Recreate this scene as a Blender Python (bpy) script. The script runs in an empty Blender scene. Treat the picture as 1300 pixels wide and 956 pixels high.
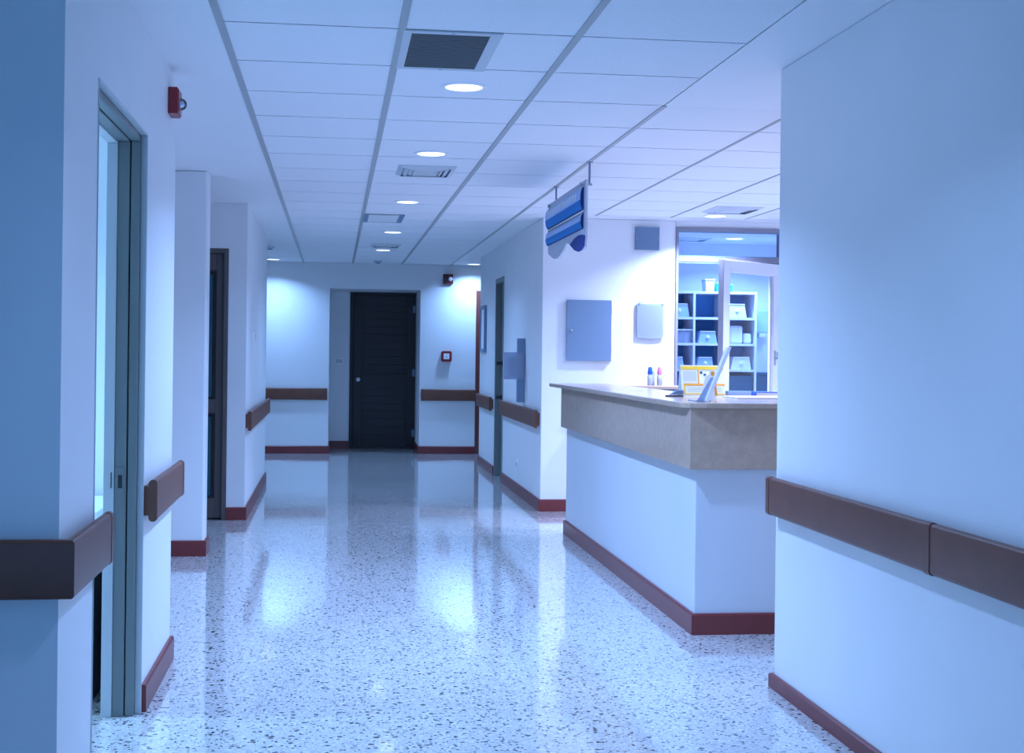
import bpy, bmesh, math
from mathutils import Vector, Matrix
PI = math.pi
C = bpy.context.scene.collection
S = bpy.context.scene

# ------------------------------------------------------------------ camera
CAM_H = 1.27
cam_d = bpy.data.cameras.new('camera')
cam = bpy.data.objects.new('camera', cam_d); C.objects.link(cam)
cam.location = (0, 0, CAM_H)
cam_d.sensor_fit = 'HORIZONTAL'; cam_d.sensor_width = 36.0
cam_d.lens = 1725.0 / 1300.0 * 36.0
cam_d.shift_y = -29.0 / 1300.0
cam_d.clip_start = 0.05
yaw, roll = 0.130, 0.012
cam.matrix_world = (Matrix.Translation((0, 0, CAM_H)) @ Matrix.Rotation(-yaw, 4, 'Z')
                    @ Matrix.Rotation(PI / 2, 4, 'X') @ Matrix.Rotation(roll, 4, 'Z'))
S.camera = cam

# ------------------------------------------------------------------ world, exposure
FILL = (0.10, 0.40, 1.0)          # cold daylight coming from the open end of the hall behind the camera
w = bpy.data.worlds.new('world'); S.world = w; w.use_nodes = True
w.node_tree.nodes['Background'].inputs[0].default_value = (*FILL, 1)
w.node_tree.nodes['Background'].inputs[1].default_value = 1.6
S.view_settings.view_transform = 'Standard'
S.view_settings.look = 'None'
S.view_settings.gamma = 1.0
S.view_settings.exposure = 0.04
S.view_settings.use_curve_mapping = False
S.cycles.max_bounces = 10
S.cycles.diffuse_bounces = 6
S.cycles.transparent_max_bounces = 12
S.cycles.sample_clamp_indirect = 6.0
S.cycles.caustics_reflective = False
S.cycles.caustics_refractive = False

L_NEAR = (0.30, 0.50, 1.0)
L_FAR = (0.27, 0.50, 1.0)
L_DESK = (0.47, 0.57, 1.0)
L_ROOM = (0.18, 0.36, 1.0)
P_NEAR, P_FAR, P_DESK, P_ROOM = 43.0, 23.0, 78.0, 32.0

# ------------------------------------------------------------------ materials
def newmat(name):
    m = bpy.data.materials.new(name); m.use_nodes = True
    return m, m.node_tree, m.node_tree.nodes['Principled BSDF']

def mat(name, col, rough=0.5, metal=0.0, var=0.0, scale=30.0, bump=0.0, bscale=200.0, coat=0.0):
    m, nt, b = newmat(name)
    b.inputs['Base Color'].default_value = (*col, 1)
    b.inputs['Roughness'].default_value = rough
    b.inputs['Metallic'].default_value = metal
    b.inputs['Coat Weight'].default_value = coat
    if var or bump:
        tc = nt.nodes.new('ShaderNodeTexCoord')
    if var:
        n = nt.nodes.new('ShaderNodeTexNoise'); n.inputs['Scale'].default_value = scale
        n.inputs['Detail'].default_value = 5
        nt.links.new(tc.outputs['Object'], n.inputs['Vector'])
        r = nt.nodes.new('ShaderNodeMapRange')
        r.inputs['From Min'].default_value = 0.3; r.inputs['From Max'].default_value = 0.7
        r.inputs['To Min'].default_value = 1 - var; r.inputs['To Max'].default_value = 1 + var
        nt.links.new(n.outputs['Fac'], r.inputs['Value'])
        v = nt.nodes.new('ShaderNodeVectorMath'); v.operation = 'SCALE'
        v.inputs[0].default_value = col
        nt.links.new(r.outputs['Result'], v.inputs['Scale'])
        nt.links.new(v.outputs['Vector'], b.inputs['Base Color'])
    if bump:
        n2 = nt.nodes.new('ShaderNodeTexNoise'); n2.inputs['Scale'].default_value = bscale
        nt.links.new(tc.outputs['Object'], n2.inputs['Vector'])
        bp = nt.nodes.new('ShaderNodeBump'); bp.inputs['Strength'].default_value = bump
        bp.inputs['Distance'].default_value = 0.002
        nt.links.new(n2.outputs['Fac'], bp.inputs['Height'])
        nt.links.new(bp.outputs['Normal'], b.inputs['Normal'])
    return m

def emit(name, col, st):
    m, nt, b = newmat(name)
    b.inputs['Base Color'].default_value = (.8, .8, .8, 1)
    b.inputs['Emission Color'].default_value = (*col, 1)
    b.inputs['Emission Strength'].default_value = st
    return m

def glass(name, tint=(.95, .98, 1), gloss=0.10, milky=0.0):
    m = bpy.data.materials.new(name); m.use_nodes = True
    nt = m.node_tree; nt.nodes.clear()
    out = nt.nodes.new('ShaderNodeOutputMaterial')
    tr = nt.nodes.new('ShaderNodeBsdfTransparent'); tr.inputs[0].default_value = (*tint, 1)
    gl = nt.nodes.new('ShaderNodeBsdfGlossy'); gl.inputs['Roughness'].default_value = 0.02
    lw = nt.nodes.new('ShaderNodeLayerWeight'); lw.inputs['Blend'].default_value = gloss
    mx = nt.nodes.new('ShaderNodeMixShader')
    nt.links.new(lw.outputs['Fresnel'], mx.inputs[0])
    src = tr
    if milky:
        df = nt.nodes.new('ShaderNodeBsdfDiffuse'); df.inputs[0].default_value = (*tint, 1)
        m2 = nt.nodes.new('ShaderNodeMixShader'); m2.inputs[0].default_value = milky
        nt.links.new(tr.outputs[0], m2.inputs[1]); nt.links.new(df.outputs[0], m2.inputs[2])
        src = m2
    nt.links.new(src.outputs[0], mx.inputs[1]); nt.links.new(gl.outputs[0], mx.inputs[2])
    nt.links.new(mx.outputs[0], out.inputs[0])
    return m

def terrazzo():
    m, nt, b = newmat('terrazzo')
    tc = nt.nodes.new('ShaderNodeTexCoord')
    nz = nt.nodes.new('ShaderNodeTexNoise'); nz.inputs['Scale'].default_value = 60
    nt.links.new(tc.outputs['Object'], nz.inputs['Vector'])
    wv = nt.nodes.new('ShaderNodeVectorMath'); wv.operation = 'MULTIPLY_ADD'
    wv.inputs[1].default_value = (.012, .012, 0)
    nt.links.new(nz.outputs['Color'], wv.inputs[0]); nt.links.new(tc.outputs['Object'], wv.inputs[2])
    cur = None
    def chips(scale, size, dens, col, prev):
        v = nt.nodes.new('ShaderNodeTexVoronoi'); v.inputs['Scale'].default_value = scale
        v.voronoi_dimensions = '2D'
        nt.links.new(wv.outputs[0], v.inputs['Vector'])
        sep = nt.nodes.new('ShaderNodeSeparateColor'); nt.links.new(v.outputs['Color'], sep.inputs[0])
        # chip radius depends on the cell's own random number
        a = nt.nodes.new('ShaderNodeMath'); a.operation = 'MULTIPLY'; a.inputs[1].default_value = size
        nt.links.new(sep.outputs[0], a.inputs[0])
        lt = nt.nodes.new('ShaderNodeMath'); lt.operation = 'LESS_THAN'
        nt.links.new(v.outputs['Distance'], lt.inputs[0]); nt.links.new(a.outputs[0], lt.inputs[1])
        lt2 = nt.nodes.new('ShaderNodeMath'); lt2.operation = 'LESS_THAN'; lt2.inputs[1].default_value = dens
        nt.links.new(sep.outputs[1], lt2.inputs[0])
        mu = nt.nodes.new('ShaderNodeMath'); mu.operation = 'MULTIPLY'
        nt.links.new(lt.outputs[0], mu.inputs[0]); nt.links.new(lt2.outputs[0], mu.inputs[1])
        mix = nt.nodes.new('ShaderNodeMix'); mix.data_type = 'RGBA'
        nt.links.new(mu.outputs[0], mix.inputs[0])
        if isinstance(prev, tuple): mix.inputs[6].default_value = (*prev, 1)
        else: nt.links.new(prev, mix.inputs[6])
        mix.inputs[7].default_value = (*col, 1)
        return mix.outputs[2]
    c = chips(75, .60, .45, (.48, .48, .48), (.62, .62, .61))
    c = chips(110, .70, .40, (.80, .80, .78), c)
    c = chips(50, .48, .17, (.025, .028, .03), c)
    c = chips(90, .55, .18, (.07, .07, .07), c)
    nt.links.new(c, b.inputs['Base Color'])
    b.inputs['Roughness'].default_value = 0.075
    b.inputs['Specular IOR Level'].default_value = 0.9
    b.inputs['Coat Weight'].default_value = 0.55; b.inputs['Coat Roughness'].default_value = 0.06
    n2 = nt.nodes.new('ShaderNodeTexNoise'); n2.inputs['Scale'].default_value = 3.0
    nt.links.new(tc.outputs['Object'], n2.inputs['Vector'])
    bp = nt.nodes.new('ShaderNodeBump'); bp.inputs['Strength'].default_value = 0.25
    bp.inputs['Distance'].default_value = 0.004
    nt.links.new(n2.outputs['Fac'], bp.inputs['Height']); nt.links.new(bp.outputs['Normal'], b.inputs['Coat Normal'])
    return m

def stone():
    m, nt, b = newmat('counter_stone')
    tc = nt.nodes.new('ShaderNodeTexCoord')
    n = nt.nodes.new('ShaderNodeTexNoise'); n.inputs['Scale'].default_value = 22; n.inputs['Detail'].default_value = 8
    n.inputs['Roughness'].default_value = .7
    nt.links.new(tc.outputs['Object'], n.inputs['Vector'])
    r = nt.nodes.new('ShaderNodeValToRGB')
    r.color_ramp.elements[0].position = .3; r.color_ramp.elements[0].color = (.42, .30, .22, 1)
    r.color_ramp.elements[1].position = .72; r.color_ramp.elements[1].color = (.52, .375, .275, 1)
    nt.links.new(n.outputs['Fac'], r.inputs['Fac'])
    v = nt.nodes.new('ShaderNodeTexVoronoi'); v.inputs['Scale'].default_value = 90
    nt.links.new(tc.outputs['Object'], v.inputs['Vector'])
    lt = nt.nodes.new('ShaderNodeMath'); lt.operation = 'LESS_THAN'; lt.inputs[1].default_value = .16
    nt.links.new(v.outputs['Distance'], lt.inputs[0])
    mix = nt.nodes.new('ShaderNodeMix'); mix.data_type = 'RGBA'
    nt.links.new(lt.outputs[0], mix.inputs[0]); nt.links.new(r.outputs[0], mix.inputs[6])
    mix.inputs[7].default_value = (.36, .25, .19, 1)
    nt.links.new(mix.outputs[2], b.inputs['Base Color'])
    b.inputs['Roughness'].default_value = .16
    return m

M = {}
M['wall'] = mat('wall_paint', (.78, .79, .80), .42, var=.015, scale=3, bump=.08, bscale=60)
M['ceil'] = mat('ceiling_paint', (.78, .79, .80), .6, var=.01, scale=3)
M['tile'] = mat('ceiling_tile', (.78, .79, .80), .85, var=.03, scale=90, bump=.5, bscale=260)
M['gap'] = mat('tile_gap_shade', (.05, .06, .07), .7)  # dark colour stands in for the shadow between ceiling tiles
M['tee'] = mat('grid_metal', (.36, .38, .38), .5)
M['floor'] = terrazzo()
M['rail'] = mat('rail_brown_vinyl', (.150, .054, .032), .42, var=.10, scale=9, bump=.1, bscale=120)
M['base'] = mat('baseboard_red_brown', (.17, .026, .026), .30, var=.06, scale=20)
M['stone'] = stone()
M['counter'] = mat('counter_paint', (.62, .66, .70), .4, var=.015, scale=3, bump=.08, bscale=60)
M['metalframe'] = mat('door_frame_grey_paint', (.17, .20, .20), .4)
M['alum'] = mat('white_aluminium', (.80, .80, .82), .35)
M['alumgrey'] = mat('grey_aluminium', (.24, .24, .29), .45)
M['darkdoor'] = mat('dark_door_wood', (.018, .016, .020), .5, var=.12, scale=14)
M['brownframe'] = mat('brown_wood', (.17, .045, .035), .45, var=.15, scale=16)
M['greydoor'] = mat('grey_brown_door', (.10, .085, .085), .5, var=.05, scale=10)
M['chrome'] = mat('chrome', (.75, .77, .8), .18, metal=1)
M['steel'] = mat('steel', (.45, .47, .5), .35, metal=.8)
M['black'] = mat('black_plastic', (.012, .012, .015), .4)
M['darkgrille'] = mat('dark_grille_paint', (.085, .105, .11), .5)
M['lightgrey'] = mat('light_grey_paint', (.52, .56, .58), .45)
M['panelgrey'] = mat('grey_panel_paint', (.17, .26, .37), .4)
M['panelgrey2'] = mat('grey_box_paint', (.14, .22, .33), .45)
M['red'] = mat('red_plastic', (.27, .010, .02), .3)
M['maroon'] = mat('maroon_plastic', (.12, .02, .025), .35)
M['white'] = mat('white_plastic', (.85, .86, .88), .35)
M['paper'] = mat('white_paper', (.88, .88, .88), .7)
M['lens'] = glass('clear_lens', (.85, .9, 1), .35, .10)
M['glass'] = glass('window_glass', (.93, .97, 1), .12)
M['glass_door'] = glass('door_leaf_glass', (.95, .97, 1), .05, .03)
M['glass_dark'] = mat('dark_glass', (.008, .012, .018), .08)
M['teal_glass'] = mat('teal_glass_edge', (.02, .10, .14), .1)
M['acrylic'] = glass('frosted_acrylic', (.55, .64, .80), .25, .45)
M['bin'] = glass('translucent_bin_plastic', (.80, .88, 1), .25, .30)
M['bluebin'] = mat('blue_plastic', (.008, .085, .13), .3)
M['cyan'] = mat('cyan_plastic', (.02, .55, .75), .35)
M['blue'] = mat('blue_cap', (.01, .12, .60), .3)
M['pink'] = mat('pink_cap', (.75, .22, .42), .3)
M['orange'] = mat('orange_print', (.95, .40, .03), .6)
M['yellow'] = mat('yellow_print', (.95, .62, .04), .6)
M['redprint'] = mat('red_print', (.9, .12, .12), .6)
M['ink'] = mat('blue_grey_ink', (.20, .25, .36), .7)
M['darkink'] = mat('dark_ink', (.05, .10, .16), .7)
M['signboard'] = mat('sign_board_grey', (.55, .60, .68),.7)
M['signlight'] = mat('sign_pale_blue', (.40, .56, .86),.7)
M['signtext'] = mat('sign_pale_letter', (.72, .76, .82), .4)
M['signblue'] = mat('sign_mid_blue', (.0, .20, .58),.7)
M['signdark'] = mat('sign_deep_blue', (.0, .030, .20),.7)
M['cubby'] = mat('white_laminate', (.82, .83, .85), .35)
M['cubby_back'] = mat('cubby_back_blue_shade', (.09, .30, .62), .5)  # blue colour stands in for the bluish shading inside the cubbies
M['desk_dark'] = mat('dark_laminate', (.02, .03, .045), .5)
M['ochre'] = mat('ochre_plastic', (.35, .22, .05), .5)

# ------------------------------------------------------------------ mesh helpers
def bm_box(bm, a, b, mi=0):
    (x0, y0, z0), (x1, y1, z1) = a, b
    x0, x1 = sorted((x0, x1)); y0, y1 = sorted((y0, y1)); z0, z1 = sorted((z0, z1))
    v = [bm.verts.new(p) for p in ((x0, y0, z0), (x1, y0, z0), (x1, y1, z0), (x0, y1, z0),
                                   (x0, y0, z1), (x1, y0, z1), (x1, y1, z1), (x0, y1, z1))]
    for f in ((3, 2, 1, 0), (4, 5, 6, 7), (0, 1, 5, 4), (1, 2, 6, 5), (2, 3, 7, 6), (3, 0, 4, 7)):
        bm.faces.new([v[i] for i in f]).material_index = mi

def bm_prism(bm, pts, z0, z1, axis='Z', mi=0):
    """outline pts (u,v) extruded along an axis"""
    def P(u, v, h):
        return {'Z': (u, v, h), 'Y': (u, h, v), 'X': (h, u, v)}[axis]
    a = [bm.verts.new(P(u, v, z0)) for u, v in pts]
    b = [bm.verts.new(P(u, v, z1)) for u, v in pts]
    n = len(pts)
    fs = [bm.faces.new(a), bm.faces.new(b[::-1])]
    for i in range(n):
        fs.append(bm.faces.new((a[i], b[i], b[(i + 1) % n], a[(i + 1) % n])))
    for f in fs: f.material_index = mi

def bm_cyl(bm, p0, p1, r0, r1=None, seg=24, mi=0):
    r1 = r0 if r1 is None else r1
    p0, p1 = Vector(p0), Vector(p1); d = (p1 - p0).normalized()
    t = Vector((0, 0, 1)) if abs(d.z) < .9 else Vector((1, 0, 0))
    u = d.cross(t).normalized(); v = d.cross(u)
    A, B = [], []
    for i in range(seg):
        a = 2 * PI * i / seg; o = u * math.cos(a) + v * math.sin(a)
        A.append(bm.verts.new(p0 + o * r0)); B.append(bm.verts.new(p1 + o * r1))
    bm.faces.new(A); bm.faces.new(B[::-1])
    for i in range(seg):
        bm.faces.new((A[i], B[i], B[(i + 1) % seg], A[(i + 1) % seg])).material_index = mi

def bm_lathe(bm, base, axis, prof, seg=32, mi=0):
    """prof: (height, radius) list"""
    base, d = Vector(base), Vector(axis).normalized()
    t = Vector((0, 0, 1)) if abs(d.z) < .9 else Vector((1, 0, 0))
    u = d.cross(t).normalized(); v = d.cross(u); rings = []
    for h, r in prof:
        if r < 1e-6: rings.append([bm.verts.new(base + d * h)])
        else: rings.append([bm.verts.new(base + d * h + (u * math.cos(2*PI*i/seg) + v * math.sin(2*PI*i/seg)) * r) for i in range(seg)])
    for A, B in zip(rings, rings[1:]):
        for i in range(seg):
            j = (i + 1) % seg
            if len(A) == 1 and len(B) == 1: continue
            if len(A) == 1: f = (A[0], B[i], B[j])
            elif len(B) == 1: f = (A[i], B[0], A[j])
            else: f = (A[i], B[i], B[j], A[j])
            bm.faces.new(f).material_index = mi
    for R in (rings[0], rings[-1]):
        if len(R) > 1: bm.faces.new(R).material_index = mi

def link(name, bm, mats, parent=None, bevel=0, smooth=False, seg=2):
    bmesh.ops.recalc_face_normals(bm, faces=bm.faces)
    # origin to the base centre of the mesh
    xs = [v.co for v in bm.verts]
    o0 = Vector(((min(c.x for c in xs) + max(c.x for c in xs)) / 2, (min(c.y for c in xs) + max(c.y for c in xs)) / 2, min(c.z for c in xs)))
    for v in bm.verts: v.co -= o0
    me = bpy.data.meshes.new(name); bm.to_mesh(me); bm.free()
    if not isinstance(mats, (list, tuple)): mats = [mats]
    for m in mats: me.materials.append(m)
    ob = bpy.data.objects.new(name, me); C.objects.link(ob)
    if smooth:
        for p in me.polygons: p.use_smooth = True
        try: me.set_sharp_from_angle(angle=math.radians(38))
        except Exception: pass
    if parent is not None:
        ob.parent = parent
        ob.location = o0 - world_loc(parent)
    else: ob.location = o0
    if bevel:
        md = ob.modifiers.new('bevel', 'BEVEL'); md.width = bevel; md.segments = seg
        md.limit_method = 'ANGLE'; md.angle_limit = math.radians(40)
    return ob

def world_loc(o):
    l = Vector(o.location)
    while o.parent: o = o.parent; l += o.location
    return l

def boxes(name, lst, m, parent=None, bevel=0):
    bm = bmesh.new()
    for a, b in lst: bm_box(bm, a, b)
    return link(name, bm, m, parent, bevel)

def struct(o, label=None):
    o['kind'] = 'structure'
    if label: o['label'] = label
    return o

def tag(o, label, cat, group=None):
    o['label'] = label; o['category'] = cat
    if group: o['group'] = group
    return o

def thing(name, loc, label, cat, group=None):
    o = bpy.data.objects.new(name, None); C.objects.link(o); o.location = loc
    o.empty_display_size = .1
    return tag(o, label, cat, group)

def copy_tree(o, parent=None):
    c = o.copy(); C.objects.link(c); c.parent = parent
    for ch in list(o.children): copy_tree(ch, c)
    return c

def place_copy(src, loc, label, group=None, rz=0):
    c = copy_tree(src); c.location = loc; c.rotation_euler = (0, 0, rz)
    c['label'] = label
    if group: c['group'] = group
    return c

def sweep(bm, path, dirs, prof):
    """closed profile (d, z) swept along wall points; dirs[i] is the (mitred) way out of the wall"""
    rings = []
    for (x, y), (dx, dy) in zip(path, dirs):
        rings.append([bm.verts.new((x + dx * d, y + dy * d, z)) for d, z in prof])
    n = len(prof)
    for A, B in zip(rings, rings[1:]):
        for i in range(n): bm.faces.new((A[i], B[i], B[(i + 1) % n], A[(i + 1) % n]))
    bm.faces.new(rings[0]); bm.faces.new(rings[-1][::-1])

# ------------------------------------------------------------------ measures
ZC = 2.374
XL, XR, XW = -0.655, 1.66, 1.735        # left wall, corridor wall beyond the desk, near right wall
YW = 5.05
Y1, Y2, Y3, Y4, YF, YD = 3.40, 5.70, 10.35, 13.35, 17.05, 18.0
YB = 10.85                               # back wall of the reception
XW = 1.69
X0, X9 = -3.0, 5.2
WT = .126
GA = -.394; GP = .61; GY = 4.653         # ceiling grid origin and pitch

# ------------------------------------------------------------------ floor and ceiling
struct(boxes('floor', [((X0, -3, -.1), (X9, 18.4, 0))], M['floor']), 'glossy speckled terrazzo floor')

YT0, YT1 = GY - 12 * GP, GY + 20 * GP + .18      # tiled field along the corridor
YR0, YR1 = GY + 2 * GP, 10.60                    # tiled field over the reception
XD = GA + 3 * GP
XR1 = XD + 6 * GP
YL0 = 13.80
bm = bmesh.new()
zt = ZC + .08
bm_box(bm, (X0, -3, ZC), (GA, YL0, zt)); bm_box(bm, (X0, YL0, ZC), (GA - 2 * GP, 18.4, zt))
bm_box(bm, (GA - 2 * GP, YT1, ZC), (X9, 18.4, zt))
bm_box(bm, (GA, -3, ZC), (XD, YT0, zt))
bm_box(bm, (XD, -3, ZC), (X9, YR0, zt)); bm_box(bm, (XD, YR1, ZC), (X9, YT1, zt))
bm_box(bm, (XR1, YR0, ZC), (X9, YR1, zt))
ceiling = struct(link('ceiling', bm, M['ceil']), 'smooth painted ceiling around the tiled field')
bm = bmesh.new(); g = .0065
holes = []
def tiles(x0, x1, ys):
    for xa, xb in zip(x0, x1):
        for ya, yb in zip(ys, ys[1:]):
            bm_box(bm, (xa + g, ya + g, ZC + .001), (xb - g, yb - g, ZC + .03))
ysA = [YT0 + GP * i for i in range(33)] + [YT1]
ysA = [y for y in ysA if y <= YT1 + 1e-6]
xa = [GA + GP * i for i in range(3)]
tiles(xa, [x + GP for x in xa], ysA)
ysB = [YR0 + GP * i for i in range(8)] + [YR1]
xb_ = [XD + GP * i for i in range(6)]
tiles(xb_, [x + GP for x in xb_], ysB)
ysC = [YL0] + [GY + GP * i for i in range(16, 21)] + [YT1]
ysC = sorted(y for y in ysC if y >= YL0)
tiles([GA - GP, GA - 2 * GP], [GA, GA - GP], ysC)
ct = link('ceiling_tile_panels', bm, M['tile'], ceiling)
gp = boxes('tile_gap_shade_sheet', [((GA, YT0, ZC + .031), (XD, YT1, ZC + .06)), ((XD, YR0, ZC + .031), (XR1, YR1, ZC + .06)),
      ((GA - 2 * GP, YL0, ZC + .031), (GA, YT1, ZC + .06))], M['gap'], ceiling)  # sheet above the tiles, gap shadow put into its colour
bm = bmesh.new()
for k in range(3):
    x = GA + GP * k
    bm_box(bm, (x - .013, YT0, ZC - .004), (x + .013, YT1, ZC + .012))
bm_box(bm, (XD - .011, YR0, ZC - .003), (XD + .011, YT1, ZC + .012))
for k in range(4, 7):
    x = GA + GP * k
    bm_box(bm, (x - .008, YR0, ZC - .003), (x + .008, YR1, ZC + .012))
link('ceiling_grid_bar', bm, M['tee'], ceiling)

# ------------------------------------------------------------------ walls
def wall(name, lst, label, bevel=0):
    return struct(boxes(name, lst, M['wall'], None, bevel), label)
DY0, DY1, DZ = 3.87, 4.86, 2.02          # doorway in the near left wall
bm = bmesh.new()
bm_prism(bm, [(X0, Y1), (XL, Y1), (XL, DY0), (XL - WT, DY0), (XL - WT, Y1 + WT), (X0, Y1 + WT)], 0, ZC)
struct(link('wall_left', bm, M['wall'], None, 0), 'near left wall corner beside the open doorway')
bm = bmesh.new()
bm_prism(bm, [(XL, DY1), (XL, Y2), (X0, Y2), (X0, Y2 - WT), (XL - WT, Y2 - WT), (XL - WT, DY1)], 0, ZC)
struct(link('wall_left', bm, M['wall'], None, 0), 'left wall beyond the open doorway')
wall('wall_left', [((XL - WT, DY0, DZ), (XL, DY1, ZC))], 'wall above the open doorway')
wall('wall_left', [((X0, 8.55, 0), (-.785, 8.75, ZC))], 'wall end past the side recess', .012)
DX0, DX1 = -1.72, -.79
bm = bmesh.new()
bm_prism(bm, [(XL, Y3), (XL, Y4), (X0, Y4), (X0, Y4 - .15), (XL - .15, Y4 - .15), (XL - .15, Y3 + .15), (DX1, Y3 + .15), (DX1, Y3)], 0, ZC)
struct(link('wall_left', bm, M['wall'], None, 0), 'left corridor wall past the glazed door')
wall('wall_left', [((X0, Y3, 0), (DX0, Y3 + .15, ZC)), ((DX0, Y3, 2.03), (DX1, Y3 + .15, ZC))], 'wall around the glazed door')
wall('wall_left_outer', [((X0 - .1, -3, 0), (X0, 18.4, ZC))], 'outer left wall')
RX0, RX1, RZ = -.065, 1.065, 2.056       # door recess in the end wall
wall('wall_end', [((X0, YF, 0), (RX0, 18.2, ZC)), ((RX0, YF, RZ), (RX1, 18.2, ZC)), ((RX1, YF, 0), (1.765, 18.2, ZC)),
                  ((1.765, YF, 2.06), (2.75, 18.2, ZC)), ((2.75, YF, 0), (X9, 18.2, ZC))], 'end wall of the corridor')
wall('wall_end', [((RX0, YD, 0), (.20, 18.2, RZ)), ((1.115, YD, 0), (1.07, 18.2, RZ)), ((.2, YD + .1, 0), (1.115, 18.2, RZ))], 'back of the door recess')
# corridor wall on the right with a doorway
RY0, RY1, RYE = 13.35, 14.05, 15.55
bm = bmesh.new()
bm_prism(bm, [(XR, YB), (XR, RY0), (XR + .16, RY0), (XR + .16, YB + .15), (2.76, YB + .15), (2.76, YB)], 0, ZC)
struct(link('wall_right', bm, M['wall'], None, .006), 'corner of the corridor and the reception back wall')
wall('wall_right', [((XR, RY1, 0), (XR + .16, RYE, ZC)), ((XR, RY0, 2.04), (XR + .16, RY1, ZC))], 'far right corridor wall')
wall('wall_back', [((2.76, YB, 2.325), (3.67, YB + .15, ZC)), ((3.67, YB, 0), (X9, YB + .15, ZC))], 'reception back wall right of the glazed screen')
wall('wall_right', [((XW, -3, 0), (XW + .2, YW, ZC)), ((XW + .2, YW - .2, 0), (X9, YW, ZC))], 'near right wall', .006)
wall('wall_right_outer', [((X9, -3, 0), (X9 + .1, 18.4, ZC))], 'outer right wall')
wall('wall_store_back', [((1.82, 13.0, 0), (X9, 13.1, ZC))], 'back wall of the store room')
wall('wall_store_side', [((4.55, 11.0, 0), (4.65, 13.0, ZC))], 'side wall of the store room')

# baseboards
BP = [(0, 0), (.016, 0), (.016, .088), (.010, .096), (0, .096)]
def baseboard(name, path, dirs, label, hk=1.0):
    bm = bmesh.new(); sweep(bm, path, dirs, [(d, z * hk) for d, z in BP])
    return struct(link(name, bm, M['base']), label)
baseboard('baseboard_left', [(X0, Y1), (XL, Y1), (XL, DY0)], [(0, -1), (1, -1), (1, 0)], 'baseboard at the near left corner')
baseboard('baseboard_left', [(XL, DY1 + .02), (XL, Y2), (X0, Y2)], [(1, 0), (1, 1), (0, 1)], 'baseboard beyond the open doorway')
baseboard('baseboard_left', [(X0, 8.55), (-.785, 8.55), (-.785, 8.75)], [(0, -1), (1, -1), (1, 0)], 'baseboard on the wall end')
baseboard('baseboard_left', [(DX1, Y3), (XL, Y3), (XL, Y4), (X0, Y4)], [(0, -1), (1, -1), (1, 1), (0, 1)], 'baseboard past the glazed door')
baseboard('baseboard_end', [(X0, YF), (RX0, YF), (RX0, YD), (.20, YD)], [(0, -1), (1, -1), (1, -1), (0, -1)], 'baseboard left of the dark door')
baseboard('baseboard_end', [(RX1, YD), (RX1, YF), (1.765, YF)], [(-1, 0), (-1, -1), (0, -1)], 'baseboard right of the dark door')
baseboard('baseboard_right', [(XR, RYE), (XR, RY1)], [(-1, 0), (-1, 0)], 'baseboard on the far right corridor wall')
baseboard('baseboard_right', [(XR, RY0), (XR, YB), (2.76, YB)], [(-1, 0), (-1, -1), (0, -1)], 'baseboard round the reception back corner')
baseboard('baseboard_right', [(X9, YW), (XW, YW), (XW, -3)], [(0, 1), (-1, 1), (-1, 0)], 'baseboard on the near right wall', .55)

# ------------------------------------------------------------------ doors
# door_1: empty metal frame in the near left doorway
d1 = bpy.data.objects.new('door_1', None); C.objects.link(d1); d1.location = (XL - .08, (DY0 + DY1) / 2, 0)
struct(d1, 'grey metal door frame in the near left wall')
def frame3(name, x0, x1, w_, m, parent, lip=0):
    """jamb-head-jamb layer around the doorway between depths x0 and x1"""
    return boxes(name, [((x0, DY1 - w_, 0), (x1, DY1 + lip, DZ - w_)), ((x0, DY0 - lip, 0), (x1, DY0 + w_, DZ - w_)),
                        ((x0, DY0 - lip, DZ - w_), (x1, DY1 + lip, DZ + lip))], m, parent, .002)
frame3('casing', XL - .020, XL + .003, .006, M['lightgrey'], d1, 0)
frame3('frame', XL - .049, XL - .020, .030, M['metalframe'], d1)
frame3('door_stop', XL - .053, XL - .049, .014, M['black'], d1)
frame3('frame', XL - .093, XL - .053, .034, M['metalframe'], d1)
frame3('lining', XL - .129, XL - .093, .040, M['lightgrey'], d1)
sp = boxes('strike_plate', [((XL - .090, DY1 - .037, .765), (XL - .060, DY1 - .034, .862))], M['metalframe'], d1)
boxes('latch_hole', [((XL - .080, DY1 - .0385, .79), (XL - .066, DY1 - .037, .835))], M['black'], sp)
boxes('latch_slot', [((XL - .104, DY1 - .0425, .79), (XL - .101, DY1 - .040, .845))], M['black'], d1)

# door_2: glazed grey door past the recess
d2 = bpy.data.objects.new('door_2', None); C.objects.link(d2); d2.location = ((DX0 + DX1) / 2, Y3 + .05, 0)
struct(d2, 'grey-brown door with tall dark glass panes')
boxes('door_frame', [((DX1 - .035, Y3 - .006, 0), (DX1, Y3 + .12, 2.03)), ((DX0, Y3 - .006, 0), (DX0 + .035, Y3 + .12, 2.03)),
                     ((DX0 + .035, Y3 - .006, 1.995), (DX1 - .035, Y3 + .12, 2.03))], M['greydoor'], d2, .003)
lx0, lx1 = DX0 + .035, DX1 - .035
leaf = boxes('door_leaf', [((lx0, Y3 + .03, .01), (lx0 + .10, Y3 + .07, 1.993)), ((lx1 - .055, Y3 + .03, .01), (lx1, Y3 + .07, 1.993)),
                    ((lx0 + .10, Y3 + .03, 1.87), (lx1 - .055, Y3 + .07, 1.993)), ((lx0 + .10, Y3 + .03, .80), (lx1 - .055, Y3 + .07, .90)),
                    ((lx0 + .10, Y3 + .03, .01), (lx1 - .055, Y3 + .07, .16))], M['greydoor'], d2, .003)
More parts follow.
